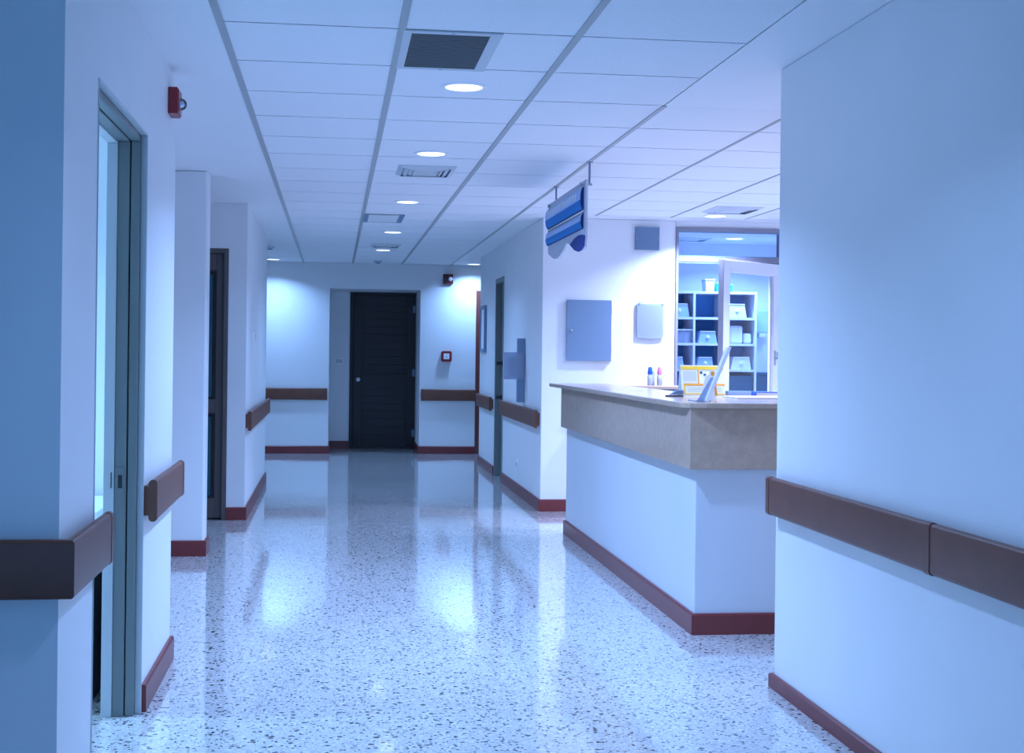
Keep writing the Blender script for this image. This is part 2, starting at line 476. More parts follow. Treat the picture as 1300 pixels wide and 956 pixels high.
for za, zb in ((.16, .80), (.90, 1.87)):
    pn = boxes('glass_pane', [((lx0 + .10, Y3 + .045, za), (lx1 - .055, Y3 + .055, zb))], M['glass_dark'], d2)
    boxes('pane_bead', [((lx1 - .068, Y3 + .036, za), (lx1 - .055, Y3 + .045, zb)), ((lx0 + .1, Y3 + .036, zb - .012), (lx1 - .068, Y3 + .045, zb)),
                        ((lx0 + .1, Y3 + .036, za), (lx1 - .068, Y3 + .045, za + .012))], M['black'], pn)
    boxes('film', [((lx0 + .10, Y3 + .042, za + .02), (lx1 - .085, Y3 + .045, zb - .03))], M['teal_glass'], pn)

# door_3: dark panelled door in the end recess
d3 = bpy.data.objects.new('door_3', None); C.objects.link(d3); d3.location = (.66, YD, 0)
struct(d3, 'dark panelled wooden door in the end recess')
boxes('door_frame', [((.20, YD - .02, 0), (.245, YD + .1, 2.056)), ((1.072, YD - .02, 0), (1.115, YD + .1, 2.056)),
                     ((.245, YD - .02, 2.02), (1.072, YD + .1, 2.056))], M['darkdoor'], d3, .004)
bm = bmesh.new()
bm_box(bm, (.245, YD + .02, .008), (1.072, YD + .05, 2.018))
fy0, fy1 = YD + .008, YD + .02
for a, b in (((.245, .008), (.36, 2.018)), ((.957, .008), (1.072, 2.018)), ((.36, 1.90), (.957, 2.018)), ((.36, .86), (.957, .98)), ((.36, .008), (.957, .16))):
    bm_box(bm, (a[0], fy0, a[1]), (b[0], fy1, b[1]))
link('door_leaf', bm, M['darkdoor'], d3, .004)
bm = bmesh.new()
for za, zb in ((.16, .86), (.98, 1.90)):
    a0, a1 = .385, .932
    for i in range(int((zb - za - .06) / .10)):
        z = za + .035 + i * .10
        bm_box(bm, (a0, YD + .012, z), (a1, YD + .02, min(z + .088, zb - .03)))
link('door_panel', bm, M['darkdoor'], d3, .004)
bm = bmesh.new()
bm_lathe(bm, (.315, YD + .008, .905), (0, -1, 0), [(0, .030), (.006, .030), (.008, .012), (.03, .011), (.036, .022), (.05, .028), (.062, .022), (.066, 0)])
link('door_handle', bm, M['steel'], d3, 0, True)
for z in (1.84, 1.0, .20):
    bm = bmesh.new(); bm_cyl(bm, (1.045, YD - .003, z - .05), (1.045, YD - .003, z + .05), .008, seg=12)
    bm_box(bm, (1.025, YD + .0, z - .045), (1.065, YD + .008, z + .045))
    link('hinge', bm, M['panelgrey'], d3)

# door_4: grey door set in the right corridor wall
d4 = bpy.data.objects.new('door_4', None); C.objects.link(d4); d4.location = (XR + .08, 13.7, 0)
struct(d4, 'grey-green door recessed in the right corridor wall')
boxes('door_frame', [((XR - .004, RY1 - .045, 0), (XR + .12, RY1 + .0, 2.04)), ((XR - .004, RY0, 0), (XR + .12, RY0 + .045, 2.04)),
                     ((XR - .004, RY0 + .045, 1.99), (XR + .12, RY1 - .045, 2.04))], M['metalframe'], d4, .003)
boxes('door_leaf', [((XR + .06, RY0 + .047, .008), (XR + .10, RY1 - .047, 1.988))], M['metalframe'], d4, .003)
for z in (1.02, 1.17):
    bm = bmesh.new(); bm_lathe(bm, (XR + .06, 13.93, z - .2 if z < 1.1 else z), (-1, 0, 0), [(0, .028), (.008, .028), (.01, .012), (.035, .012), (.04, .025), (.06, .02), (.062, 0)])
    link('door_handle', bm, M['black'], d4, 0, True)

# door_5: brown framed door at the right end of the end wall
d5 = bpy.data.objects.new('door_5', None); C.objects.link(d5); d5.location = (2.25, YF, 0)
struct(d5, 'red-brown wooden door frame at the far right')
boxes('door_frame', [((1.765, YF - .012, 0), (1.84, YF + .1, 2.06)), ((2.675, YF - .012, 0), (2.75, YF + .1, 2.06)), ((1.84, YF - .012, 1.99), (2.675, YF + .1, 2.06))], M['brownframe'], d5, .004)
bm = bmesh.new()
bm_box(bm, (1.842, YF + .03, .01), (2.673, YF + .06, 1.988))
for za, zb in ((.15, .9), (1.02, 1.85)): bm_box(bm, (1.97, YF + .022, za), (2.55, YF + .03, zb))
link('door_leaf', bm, M['brownframe'], d5, .004)

# ------------------------------------------------------------------ glazed screen and open glass door
win = bpy.data.objects.new('window_1', None); C.objects.link(win); win.location = (3.21, YB + .05, 0)
struct(win, 'aluminium framed screen with a fixed pane over the doorway')
WX0, WX1 = 2.76, 3.67
boxes('window_frame', [((WX0, YB - .012, 0), (WX0 + .022, YB + .09, 2.325)), ((WX1 - .03, YB - .012, 0), (WX1, YB + .09, 2.325)),
                       ((WX0 + .022, YB - .012, 2.292), (WX1 - .03, YB + .09, 2.325)), ((WX0 + .022, YB - .012, 2.040), (WX1 - .03, YB + .09, 2.082))], M['alumgrey'], win, .002)
boxes('glazing_bead', [((WX0 + .022, YB - .006, 2.082), (WX1 - .03, YB + .0, 2.092)), ((WX0 + .022, YB - .006, 2.280), (WX1 - .03, YB + .0, 2.292)),
                       ((WX0 + .022, YB - .006, 2.028), (WX1 - .03, YB + .03, 2.040))], M['panelgrey'], win)
boxes('window_pane', [((WX0 + .022, YB + .03, 2.082), (WX1 - .03, YB + .036, 2.292))], M['glass'], win)

hx, hy = 3.640, 10.84
ang = math.atan2(10.335 - hy, 3.02 - hx)     # leaf swings out towards the reception
dr = bpy.data.objects.new('door_6', None); C.objects.link(dr); dr.location = (hx, hy, 0); dr.rotation_euler = (0, 0, ang)
struct(dr, 'white aluminium glass door standing open')
LW = math.hypot(hx - 3.02, hy - 10.335)
def local_boxes(name, lst, m, parent, bevel=0):
    bm = bmesh.new()
    for a, b in lst: bm_box(bm, a, b)
    bmesh.ops.recalc_face_normals(bm, faces=bm.faces)
    me = bpy.data.meshes.new(name); bm.to_mesh(me); bm.free(); me.materials.append(m)
    ob = bpy.data.objects.new(name, me); C.objects.link(ob); ob.parent = parent
    if bevel:
        md = ob.modifiers.new('bevel', 'BEVEL'); md.width = bevel; md.segments = 2
    return ob
th = .055
local_boxes('door_frame', [((0, -th, .012), (.085, 0, 2.03)), ((LW - .085, -th, .012), (LW, 0, 2.03)), ((.085, -th, 1.93), (LW - .085, 0, 2.03)),
                           ((.085, -th, .012), (LW - .085, 0, .16)), ((.085, -th, .86), (LW - .085, 0, .92))], M['alum'], dr, .003)
local_boxes('edge_strip', [((LW, -th + .004, .012), (LW + .004, -.004, 2.03))], M['alumgrey'], dr)
local_boxes('glass_pane', [((.085, -.032, .92), (LW - .085, -.026, 1.93)), ((.085, -.032, .16), (LW - .085, -.026, .86))], M['glass_door'], dr)
local_boxes('door_handle', [((.055, .0, 1.20), (.075, .008, 1.32)), ((.058, .008, 1.25), (.072, .03, 1.264)), ((.058, .022, 1.25), (.072, .03, 1.31))], M['steel'], dr, .003)

# ------------------------------------------------------------------ reception counter
ctr = thing('reception_counter', (1.9, 7.8, 0), 'white L-shaped reception counter with brown stone apron and pale stone top', 'counter')
cx0, cy0, cye, cxi, cyi, cxe = 1.64, 6.03, 9.50, 1.96, 7.00, 3.4
def Lshape(o, far, inner=0):
    return [(cx0 - o, cy0 - o), (cxe, cy0 - o), (cxe, cyi + inner), (cxi + inner, cyi + inner), (cxi + inner, cye + far), (cx0 - o, cye + far)]
bm = bmesh.new(); bm_prism(bm, Lshape(0, 0), 0, 1.032); link('counter_body', bm, M['counter'], ctr, .004)
bm = bmesh.new()
o = .04
bm_prism(bm, [(cx0 - o, cy0 - o), (cxe, cy0 - o), (cxe, cy0 - .001), (cx0 - .001, cy0 - .001), (cx0 - .001, cye + .02), (cx0 - o, cye + .02)], .755, 1.0315)
link('stone_apron', bm, M['stone'], ctr, .003)
o = .075
top = [(cx0 - o + .10, cy0 - o), (cxe, cy0 - o), (cxe, cyi + .03), (cxi + .05, cyi + .03), (cxi + .05, cye + .35), (cx0 - o, cye + .35), (cx0 - o, cy0 - o + .10), (cx0 - o + .03, cy0 - o + .03)]
bm = bmesh.new(); bm_prism(bm, top, 1.032, 1.058); link('countertop', bm, M['stone'], ctr, .006, seg=3)
bm = bmesh.new()
sweep(bm, [(cxe, cy0), (cx0, cy0), (cx0, cye), (cxi, cye)], [(0, -1), (-1, -1), (-1, 1), (0, 1)], BP)
link('baseboard', bm, M['base'], ctr)

# shelf ledge along the back wall
lg = thing('wall_ledge', (2.45, 10.6, 1.0), 'narrow stone-edged ledge on the back wall left of the glass door', 'shelf')
boxes('ledge_board', [((2.12, 10.42, 1.005), (2.757, YB, 1.03))], M['stone'], lg, .004)
boxes('bracket', [((2.66, 10.50, .90), (2.70, YB, 1.005)), ], M['panelgrey'], lg, .003)
boxes('bracket', [((2.20, 10.50, .90), (2.24, YB, 1.005)), ], M['panelgrey'], lg, .003)

# ------------------------------------------------------------------ handrails
def rail_profile():
    z0, z1, t = .668, .812, .045
    pts = [(0, z0 + .022), (.016, z0 + .022), (.016, z0 + .012)]
    r = .013
    for i in range(5):
        a = PI + PI / 2 * i / 4
        pts.append((.016 + r + r * math.cos(a), z0 + r + r * math.sin(a)))
    for i in range(5):
        a = -PI / 2 + PI / 2 * i / 4
        pts.append((t - r + r * math.cos(a), z0 + r + r * math.sin(a)))
    for i in range(5):
        a = PI / 2 * i / 4
        pts.append((t - r + r * math.cos(a), z1 - r + r * math.sin(a)))
    for i in range(5):
        a = PI / 2 + PI / 2 * i / 4
        pts.append((.016 + r + r * math.cos(a), z1 - r + r * math.sin(a)))
    pts += [(.016, z1 - .022), (0, z1 - .022)]
    out = [pts[0]]
    for p in pts[1:]:
        if abs(p[0] - out[-1][0]) + abs(p[1] - out[-1][1]) > 1e-4: out.append(p)
    return out
RP = rail_profile()
def cap_profile(grow=.0015):
    cz = .74
    return [(d + (grow if d > .01 else 0), z + (grow if z > cz else -grow)) for d, z in RP]
def handrail(path, dirs, label, joints=()):
    mx = sum(p[0] for p in path) / len(path); my = sum(p[1] for p in path) / len(path)
    t = thing('handrail', (mx, my, .668), label, 'handrail', None)
    bm = bmesh.new(); sweep(bm, path, dirs, RP); link('rail', bm, M['rail'], t, 0, True)
    for k in (0, -1):                          # end caps
        (x, y), (dx, dy) = path[k], dirs[k]
        nx, ny = path[1 if k == 0 else -2]
        L = math.hypot(nx - x, ny - y); ux, uy = (nx - x) / L, (ny - y) / L
        bm = bmesh.new(); sweep(bm, [(x - ux * .004, y - uy * .004), (x + ux * .03, y + uy * .03)], [(dx, dy)] * 2, cap_profile())
        link('end_cap', bm, M['rail'], t, 0, True)
    for (x, y), (dx, dy), (ux, uy) in joints:
        bm = bmesh.new(); sweep(bm, [(x - ux * .02, y - uy * .02), (x + ux * .02, y + uy * .02)], [(dx, dy)] * 2, cap_profile(.0022))
        link('joint_cover', bm, M['rail'], t, 0, True)
    return t
handrail([(-2.2, Y1), (XL, Y1), (XL, 3.93)], [(0, -1), (1, -1), (1, 0)], 'brown handrail wrapping the near left wall corner by the open doorway')
handrail([(XL, 4.88), (XL, 5.74)], [(1, 0)] * 2, 'short brown handrail between the open doorway and the left wall end')
handrail([(XL, 10.36), (XL, 13.32)], [(1, 0)] * 2, 'brown handrail on the left corridor wall past the glazed door')
handrail([(-2.6, YF), (-.085, YF)], [(0, -1)] * 2, 'dark brown handrail on the end wall left of the dark door')
handrail([(1.085, YF), (1.765, YF)], [(0, -1)] * 2, 'dark brown handrail on the end wall right of the dark door')
handrail([(XR, 15.5), (XR, 14.15)], [(-1, 0)] * 2, 'short brown handrail on the right corridor wall beyond the grey-green door')
handrail([(XR, 13.30), (XR, 10.92)], [(-1, 0)] * 2, 'brown handrail on the right corridor wall below the notice holder')
handrail([(XW, 5.03), (XW, -.5)], [(-1, 0)] * 2, 'long brown handrail on the near right wall', [((XW, 3.61), (-1, 0), (0, 1))])

# ------------------------------------------------------------------ ceiling lights
def area(name, loc, size, power, col, spread, parent=None):
    d = bpy.data.lights.new(name, 'AREA'); d.shape = 'DISK'; d.size = size; d.energy = power; d.color = col
    d.spread = math.radians(spread)
    o = bpy.data.objects.new(name, d); C.objects.link(o)
    if parent: o.parent = parent
    o.location = loc
    return o
def downlight(x, y, power, col, label, spread=135, src=None, r=.075):
    t = thing('downlight', (x, y, ZC), label, 'ceiling light', 'round recessed downlights')
    bm = bmesh.new()
    bm_lathe(bm, (x, y, ZC + .001), (0, 0, -1), [(0, r + .022), (.004, r + .020), (.007, r + .004), (.003, r)], seg=40)
    link('trim_ring', bm, M['white'], t, 0, True)
    bm = bmesh.new(); bm_cyl(bm, (x, y, ZC - .0045), (x, y, ZC - .002), r, seg=40)
    e = emit('lamp_glow_%d' % len(bpy.data.materials), (.62 + .38 * col[0], .7 + .3 * col[1], 1), 3.0)
    link('diffuser', bm, e, t)
    area('lamp', (0, 0, -.012), r * 1.9, power, col, spread, t)
    return t
downlight(.519, 5.61, P_NEAR * 1.3, L_NEAR, 'round downlight just past the dark return-air grille, largest in view')
downlight(.519, 7.52, P_NEAR, L_NEAR, 'round downlight right in front of the raised ceiling diffuser')
downlight(.519, 9.97, P_FAR, L_FAR, 'round downlight third along the corridor, before the flat vent')
downlight(.519, 12.51, P_FAR, L_FAR, 'round downlight fourth along the corridor, after the flat vent')
downlight(.507, 14.72, P_FAR, L_FAR, 'round downlight farthest along the corridor centre')
downlight(-.745, 16.60, P_FAR * .8, L_FAR, 'round downlight at the far left by the end wall')
downlight(1.70, 16.75, P_FAR * .85, L_FAR, 'round downlight at the far right by the end wall')
downlight(2.96, 10.40, P_DESK * .75, L_DESK, 'round downlight above the open glass door')
# lights of the same kind outside the frame but lighting what is in it
for x, y, p, c, l in ((3.3, 8.9, P_DESK * 1.25, L_DESK, 'round downlight over the middle of the reception'),
                      (2.6, 6.9, P_DESK * .55, L_DESK, 'round downlight over the front of the reception'),
                      (.519, 2.9, P_NEAR * .32, L_NEAR, 'round downlight overhead near the entrance')):
    downlight(x, y, p, c, l)
# store room lights seen through the top pane
downlight(3.70, 12.35, P_ROOM, L_ROOM, 'round downlight inside the store room behind the fixed top pane')
downlight(4.15, 12.20, P_ROOM * .6, L_ROOM, 'round downlight inside the store room at the right edge of the top pane')
# light of the room behind the near left doorway
downlight(-2.3, 4.9, 55, (.28, .58, 1.0), 'round downlight inside the room behind the left doorway')
# daylight from the hall behind the viewer

# ------------------------------------------------------------------ air grilles and diffusers
t = thing('return_air_grille', (.386, 4.96, ZC), 'large square return-air grille with dark slats in the ceiling', 'air grille')
gx0, gx1, gy0, gy1 = .222, .566, 4.648, 5.275
zg = ZC - .006
boxes('grille_frame', [((gx0, gy0, zg), (gx0 + .030, gy1, ZC + .001)), ((gx1 - .042, gy0, zg), (gx1, gy1, ZC + .001)),
                ((gx0 + .030, gy0, zg), (gx1 - .042, gy0 + .035, ZC + .001)), ((gx0 + .030, gy1 - .035, zg), (gx1 - .042, gy1, ZC + .001))], M['lightgrey'], t, .002)
boxes('grille_backing', [((gx0 + .03, gy0 + .035, ZC - .0004), (gx1 - .042, gy1 - .035, ZC + .0008))], M['black'], t)
bm = bmesh.new(); n = 26
for i in range(n):
    y = gy0 + .041 + (gy1 - gy0 - .085) * i / (n - 1)
    bm_box(bm, (gx0 + .03, y - .0055, zg + .0005), (gx1 - .042, y + .0055, zg + .0035))
link('slats', bm, M['darkgrille'], t)
for x, y in ((.394, gy0 + .018), (.394, gy1 - .018)):
    bm = bmesh.new(); bm_cyl(bm, (x, y, zg - .003), (x, y, zg), .006, seg=12)
    link('screw', bm, M['steel'], t)

def diffuser(cx, cy, wx, wy, label):
    t = thing('ceiling_diffuser', (cx, cy, ZC), label, 'air diffuser', 'square ceiling diffusers')
    def ring(name, hx_, hy_, w_, zt_, zb_, m):
        bm = bmesh.new()
        o_ = [(-hx_, -hy_), (hx_, -hy_), (hx_, hy_), (-hx_, hy_)]
        i_ = [(-hx_ + w_, -hy_ + w_), (hx_ - w_, -hy_ + w_), (hx_ - w_, hy_ - w_), (-hx_ + w_, hy_ - w_)]
        A = [bm.verts.new((cx + x, cy + y, zt_)) for x, y in o_]; B = [bm.verts.new((cx + x, cy + y, zb_)) for x, y in i_]
        A2 = [bm.verts.new((cx + x, cy + y, zt_ + .003)) for x, y in o_]; B2 = [bm.verts.new((cx + x, cy + y, zb_ + .003)) for x, y in i_]
        for k in range(4):
            j = (k + 1) % 4
            bm.faces.new((A[k], A[j], B[j], B[k])); bm.faces.new((A2[k], B2[k], B2[j], A2[j]))
            bm.faces.new((A[k], A2[k], A2[j], A[j])); bm.faces.new((B[k], B[j], B2[j], B2[k]))
        return link(name, bm, m, t)
    ring('flange', wx / 2, wy / 2, .030, ZC - .002, ZC - .016, M['lightgrey'])
    ring('louver', wx / 2 - .040, wy / 2 - .040, .024, ZC - .008, ZC - .018, M['lightgrey'])
    ring('louver', wx / 2 - .070, wy / 2 - .070, .022, ZC - .008, ZC - .018, M['lightgrey'])
    boxes('core', [((cx - wx / 2 + .097, cy - wy / 2 + .097, ZC - .017), (cx + wx / 2 - .097, cy + wy / 2 - .097, ZC - .010))], M['lightgrey'], t)
    boxes('throat', [((cx - wx / 2 + .02, cy - wy / 2 + .02, ZC - .0035), (cx + wx / 2 - .02, cy + wy / 2 - .02, ZC + .0005))], M['panelgrey'], t)
    return t
diffuser(.535, 8.24, .345, .43, 'raised square ceiling diffuser behind the second downlight')
diffuser(.515, 14.10, .30, .36, 'small far diffuser just before the farthest corridor downlight')
diffuser(2.96, 9.93, .36, .42, 'square ceiling diffuser in front of the glazed screen')
diffuser(3.33, 12.5, .32, .30, 'ceiling diffuser inside the store room seen through the top pane')
t = thing('flat_ceiling_vent', (.38, 11.23, ZC), 'flat pale ceiling vent with grey side slots between two downlights', 'air vent')
boxes('vent_panel', [((.262, 10.93, ZC - .006), (.505, 11.54, ZC + .0005))], M['white'], t)
boxes('side_slot', [((.222, 10.91, ZC - .008), (.262, 11.56, ZC + .0005))], M['panelgrey'], t)
boxes('side_slot', [((.505, 10.91, ZC - .008), (.548, 11.56, ZC + .0005))], M['panelgrey'], t)
boxes('edge_strip', [((.262, 10.91, ZC - .008), (.505, 10.93, ZC + .0005))], M['tee'], t)
boxes('edge_strip', [((.262, 11.54, ZC - .008), (.505, 11.56, ZC + .0005))], M['tee'], t)
def sensor(x, y, label):
    t = thing('ceiling_sensor', (x, y, ZC), label, 'smoke detector', 'ceiling smoke detectors')
    bm = bmesh.new(); bm_lathe(bm, (x, y, ZC), (0, 0, -1), [(0, .05), (.012, .05), (.02, .042), (.024, .03)], seg=24)
    link('housing', bm, M['lightgrey'], t, 0, True)
    bm = bmesh.new(); bm_lathe(bm, (x, y, ZC - .024), (0, 0, -1), [(0, .03), (.010, .026), (.012, 0)], seg=20)
    link('sensing_head', bm, M['panelgrey'], t, 0, True)
sensor(.51, 16.5, 'small round smoke detector on the ceiling above the dark door')
sensor(-.69, 14.6, 'small round smoke detector on the ceiling of the far left opening')

# ------------------------------------------------------------------ hanging sign
sg = thing('hanging_sign', (1.42, 8.25, 1.86), 'hanging sign with two curved blue bands and a wavy lower edge', 'sign')
sy0, sy1, sx = 7.57, 8.93, 1.40
zt0 = 2.262
out = [(sy0, zt0), (sy0, 1.93)]
out += [(sy0 + .02, 1.885), (sy0 + .09, 1.868), (sy0 + .2, 1.865), (sy0 + .34, 1.885), (sy0 + .48, 1.925), (sy0 + .6, 1.945)]
for i in range(17):
    u = i / 16; out.append((sy0 + .66 + .70 * u, 1.95 - .07 * math.sin(PI * min(1, u * 1.02)) ** .8))
out = [p for p in out if p[0] <= sy1 - .02]
out += [(sy1 - .02, 1.925), (sy1, 1.96), (sy1, zt0)]
bm = bmesh.new(); bm_prism(bm, out[::-1], sx, sx + .012, 'X'); link('backing_board', bm, M['signboard'], sg)
# deep blue wave under the near end
wv = [(sy0 + .002, 1.945), (sy0 + .002, 1.93), (sy0 + .02, 1.885), (sy0 + .09, 1.868), (sy0 + .2, 1.865), (sy0 + .34, 1.885), (sy0 + .50, 1.93),
      (sy0 + .34, 1.955), (sy0 + .2, 1.962), (sy0 + .1, 1.957)]
bm = bmesh.new(); bm_prism(bm, wv, sx - .003, sx, 'X'); link('blue_wave', bm, M['signdark'], sg)
def band(za, zb, parts, bulge, y0, y1):
    """half-round band between heights za (bottom) and zb (top); parts = (from, to, material)"""
    n = 20
    def P(k):
        a = PI * k / n
        return sx - .001 - bulge * math.sin(a), za + (zb - za) * (1 - math.cos(a)) / 2
    root = None
    bm = bmesh.new()
    for k in range(n):
        (xa, z_a), (xb, z_b) = P(k), P(k + 1)
        u = (k + .5) / n
        mi = [i for i, (a, b, m) in enumerate(parts) if a <= u <= b][0]
        vs = [bm.verts.new(p) for p in ((xa, y0, z_a), (xa, y1, z_a), (xb, y1, z_b), (xb, y0, z_b))]
        bm.faces.new(vs).material_index = mi
    for y in (y0, y1):
        bm.faces.new([bm.verts.new((P(k)[0], y, P(k)[1])) for k in range(n + 1)]).material_index = 0
    bmesh.ops.remove_doubles(bm, verts=bm.verts, dist=1e-5)
    return link('curved_band', bm, [M[m] for _, _, m in parts], sg, 0, True)
b1 = band(2.098, 2.228, ((0, .12, 'signdark'), (.12, .46, 'signblue'), (.46, 1, 'signlight')), .020, sy0 + .06, sy1)
b2 = band(1.988, 2.076, ((0, .16, 'signdark'), (.16, .5, 'signblue'), (.5, 1, 'signlight')), .017, sy0 + .06, sy1)
for i in range(12):                                 # row of pale letters, unreadable in the photo
    y = sy0 + .20 + i * .092
    bm = bmesh.new()
    zb_ = .0 if i % 3 else .034
    bm_prism(bm, [(y, 2.163), (y + .014, 2.163), (y + .014, 2.163 + .016 + .01 * (i % 2)), (y + .034, 2.163 + .016 + .01 * (i % 2)), (y + .034, 2.163),
                  (y + .048, 2.163), (y + .048, 2.205), (y + .034, 2.205 - zb_ * .2), (y + .014, 2.205), (y, 2.205)], sx - .0225, sx - .014, 'X')
    link('letter', bm, M['signtext'], b1)
boxes('separator', [((sx - .006, sy0 + .04, 2.083), (sx, sy1, 2.091))], M['chrome'], sg)
for y in (sy0 + .08, sy1 - .10):
    bm = bmesh.new()
    bm_cyl(bm, (sx + .035, y, 2.245), (sx + .035, y, ZC), .006, seg=14)
    bm_cyl(bm, (sx + .035, y, ZC - .006), (sx + .035, y, ZC), .018, seg=18)
    rod = link('hanging_rod', bm, M['panelgrey'], sg, 0, True)
    bm = bmesh.new(); bm_cyl(bm, (sx - .014, y, 2.243), (sx + .050, y, 2.243), .007, seg=12)
    bm_cyl(bm, (sx - .020, y, 2.243), (sx - .012, y, 2.243), .012, seg=14)
    link('clamp', bm, M['steel'], rod, 0, True)

# ------------------------------------------------------------------ fire alarm devices
t = thing('strobe_alarm', (XL, 5.50, 2.19), 'red fire alarm strobe with clear dome at the top of the left wall end', 'fire alarm')
boxes('housing', [((XL, 5.43, 2.192), (XL + .036, 5.55, 2.296))], M['red'], t, .003)
bx_ = boxes('front_plate', [((XL + .036, 5.437, 2.198), (XL + .040, 5.543, 2.290))], M['red'], t, .001)
bm = bmesh.new(); bm_lathe(bm, (XL + .040, 5.49, 2.238), (1, 0, 0), [(0, .024), (.010, .023), (.020, .017), (.025, .008), (.026, 0)], seg=24)
link('dome', bm, M['lens'], t, 0, True)
bm = bmesh.new(); bm_lathe(bm, (XL + .040, 5.49, 2.238), (1, 0, 0), [(0, .012), (.004, .012), (.012, .006), (.018, .004), (.018, 0)], seg=16)
link('flash_tube', bm, M['chrome'], t, 0, True)

t = thing('alarm_speaker', (1.405, YF, 2.13), 'dark square alarm speaker with white lens high on the end wall', 'fire alarm')
boxes('housing', [((1.342, YF - .045, 2.135), (1.468, YF, 2.258))], M['maroon'], t, .006)
boxes('sounder_grille', [((1.355, YF - .048, 2.15 + i * .016), (1.405, YF - .045, 2.158 + i * .016)) for i in range(6)], M['black'], t)
bm = bmesh.new(); bm_lathe(bm, (1.435, YF - .045, 2.197), (0, -1, 0), [(0, .026), (.012, .022), (.02, .010), (.021, 0)], seg=20)
link('lens', bm, M['white'], t, 0, True)

t = thing('manual_call_point', (1.395, YF, 1.16), 'small red call point with white centre on the end wall', 'fire alarm')
bm = bmesh.new()
def rrect(cx, cz, h, r, n=6):
    p = []
    for sx_, sz_, a0 in ((1, 1, 0), (-1, 1, PI / 2), (-1, -1, PI), (1, -1, 1.5 * PI)):
        for i in range(n + 1):
            a = a0 + PI / 2 * i / n; p.append((cx + sx_ * (h - r) + r * math.cos(a), cz + sz_ * (h - r) + r * math.sin(a)))
    return p
bm_prism(bm, rrect(1.395, 1.226, .066, .022), YF - .05, YF, 'Y'); link('housing', bm, M['red'], t, .004)
bm = bmesh.new(); bm_prism(bm, rrect(1.395, 1.226, .036, .006), YF - .053, YF - .05, 'Y'); link('front_pane', bm, M['white'], t)
bm = bmesh.new(); bm_lathe(bm, (1.395, YF - .053, 1.222), (0, -1, 0), [(0, .012), (.002, .012), (.002, 0)], seg=16); link('press_mark', bm, M['lightgrey'], t)

# switches and outlets
def plate(name, lst_plate, lst_key, label, cat='wall switch'):
    t = boxes(name, lst_plate, M['white'], None, .002); tag(t, label, cat)
    boxes('key', lst_key, M['lightgrey'], t)
plate('light_switch', [((.005, YD - .012, 1.10), (.115, YD, 1.19))], [((.02, YD - .015, 1.12), (.055, YD - .012, 1.17)), ((.062, YD - .015, 1.12), (.10, YD - .012, 1.17))], 'white light switch in the recess left of the dark door')
plate('light_switch', [((XL, 11.20, 1.34), (XL + .01, 11.32, 1.42))], [((XL + .01, 11.23, 1.355), (XL + .013, 11.29, 1.405))], 'white light switch on the left corridor wall above the handrail')
plate('wall_outlet', [((XR - .01, 12.16, .225), (XR, 12.28, .305))], [((XR - .013, 12.19, .245), (XR - .01, 12.25, .285))], 'white wall outlet low on the right corridor wall', 'wall outlet')

# ------------------------------------------------------------------ right corridor wall: notice holder, framed picture
t = thing('notice_holder', (1.6, 11.8, .83), 'clear notice holder on a grey upright strip on the right corridor wall', 'notice holder')
boxes('upright_strip', [((1.592, 11.80, .845), (XR, 11.86, 1.405))], M['panelgrey'], t, .002)
boxes('holder_frame', [((1.472, 11.785, 1.045), (1.485, 11.80, 1.282)), ((1.64, 11.785, 1.045), (1.653, 11.80, 1.282)),
                       ((1.485, 11.785, 1.045), (1.64, 11.80, 1.06)), ((1.485, 11.785, 1.27), (1.64, 11.80, 1.282))], M['acrylic'], t)
boxes('clear_sheet', [((1.485, 11.788, 1.06), (1.64, 11.795, 1.27))], M['acrylic'], t)
boxes('notice', [((1.505, 11.796, 1.075), (1.628, 11.799, 1.245))], M['lightgrey'], t)
t = thing('framed_picture', (XR, 15.07, 1.28), 'narrow dark-framed glazed picture on the far right corridor wall', 'picture')
fx = XR - .03
boxes('picture_frame', [((fx, 14.86, 1.28), (XR, 14.90, 1.80)), ((fx, 15.26, 1.28), (XR, 15.30, 1.80)), ((fx, 14.90, 1.28), (XR, 15.26, 1.32)), ((fx, 14.90, 1.76), (XR, 15.26, 1.80))], M['panelgrey2'], t, .003)
boxes('picture', [((fx + .012, 14.90, 1.32), (XR, 15.26, 1.76))], M['paper'], t)

# ------------------------------------------------------------------ back wall fittings
t = thing('electrical_panel', (2.045, YB, 1.215), 'grey electrical panel door with small round lock on the back wall', 'electrical panel')
boxes('panel_box', [((1.862, YB - .012, 1.222), (2.235, YB, 1.708))], M['alum'], t, .002)
boxes('panel_door', [((1.857, YB - .030, 1.218), (2.226, YB - .012, 1.712))], M['panelgrey'], t, .003)
bm = bmesh.new(); bm_lathe(bm, (1.898, YB - .030, 1.465), (0, -1, 0), [(0, .013), (.006, .013), (.012, .009), (.013, 0)], seg=20)
link('lock', bm, M['chrome'], t, 0, True)
for z in (1.31, 1.63):
    bm = bmesh.new(); bm_cyl(bm, (2.232, YB - .022, z - .03), (2.232, YB - .022, z + .03), .007, seg=12); link('hinge', bm, M['alum'], t, 0, True)
t = thing('cover_box', (2.52, YB, 2.13), 'plain grey square cover box high on the back wall', 'cover box')
boxes('cover', [((2.416, YB - .03, 2.128), (2.615, YB, 2.314))], M['panelgrey2'], t, .003)
for x, z in ((2.428, 2.22), (2.603, 2.22)):
    bm = bmesh.new(); bm_cyl(bm, (x, YB - .033, z), (x, YB - .03, z), .004, seg=10)
    link('screw', bm, M['steel'], t)
t = thing('pocket_holder', (2.55, YB, 1.40), 'clear hanging document pocket with curved bottom on the back wall', 'document holder')
p = [(2.438, 1.69), (2.438, 1.425)]
for i in range(9):
    u = i / 8; p.append((2.448 + .204 * u, 1.415 - .010 * math.sin(PI * u)))
p += [(2.662, 1.425), (2.662, 1.69)]
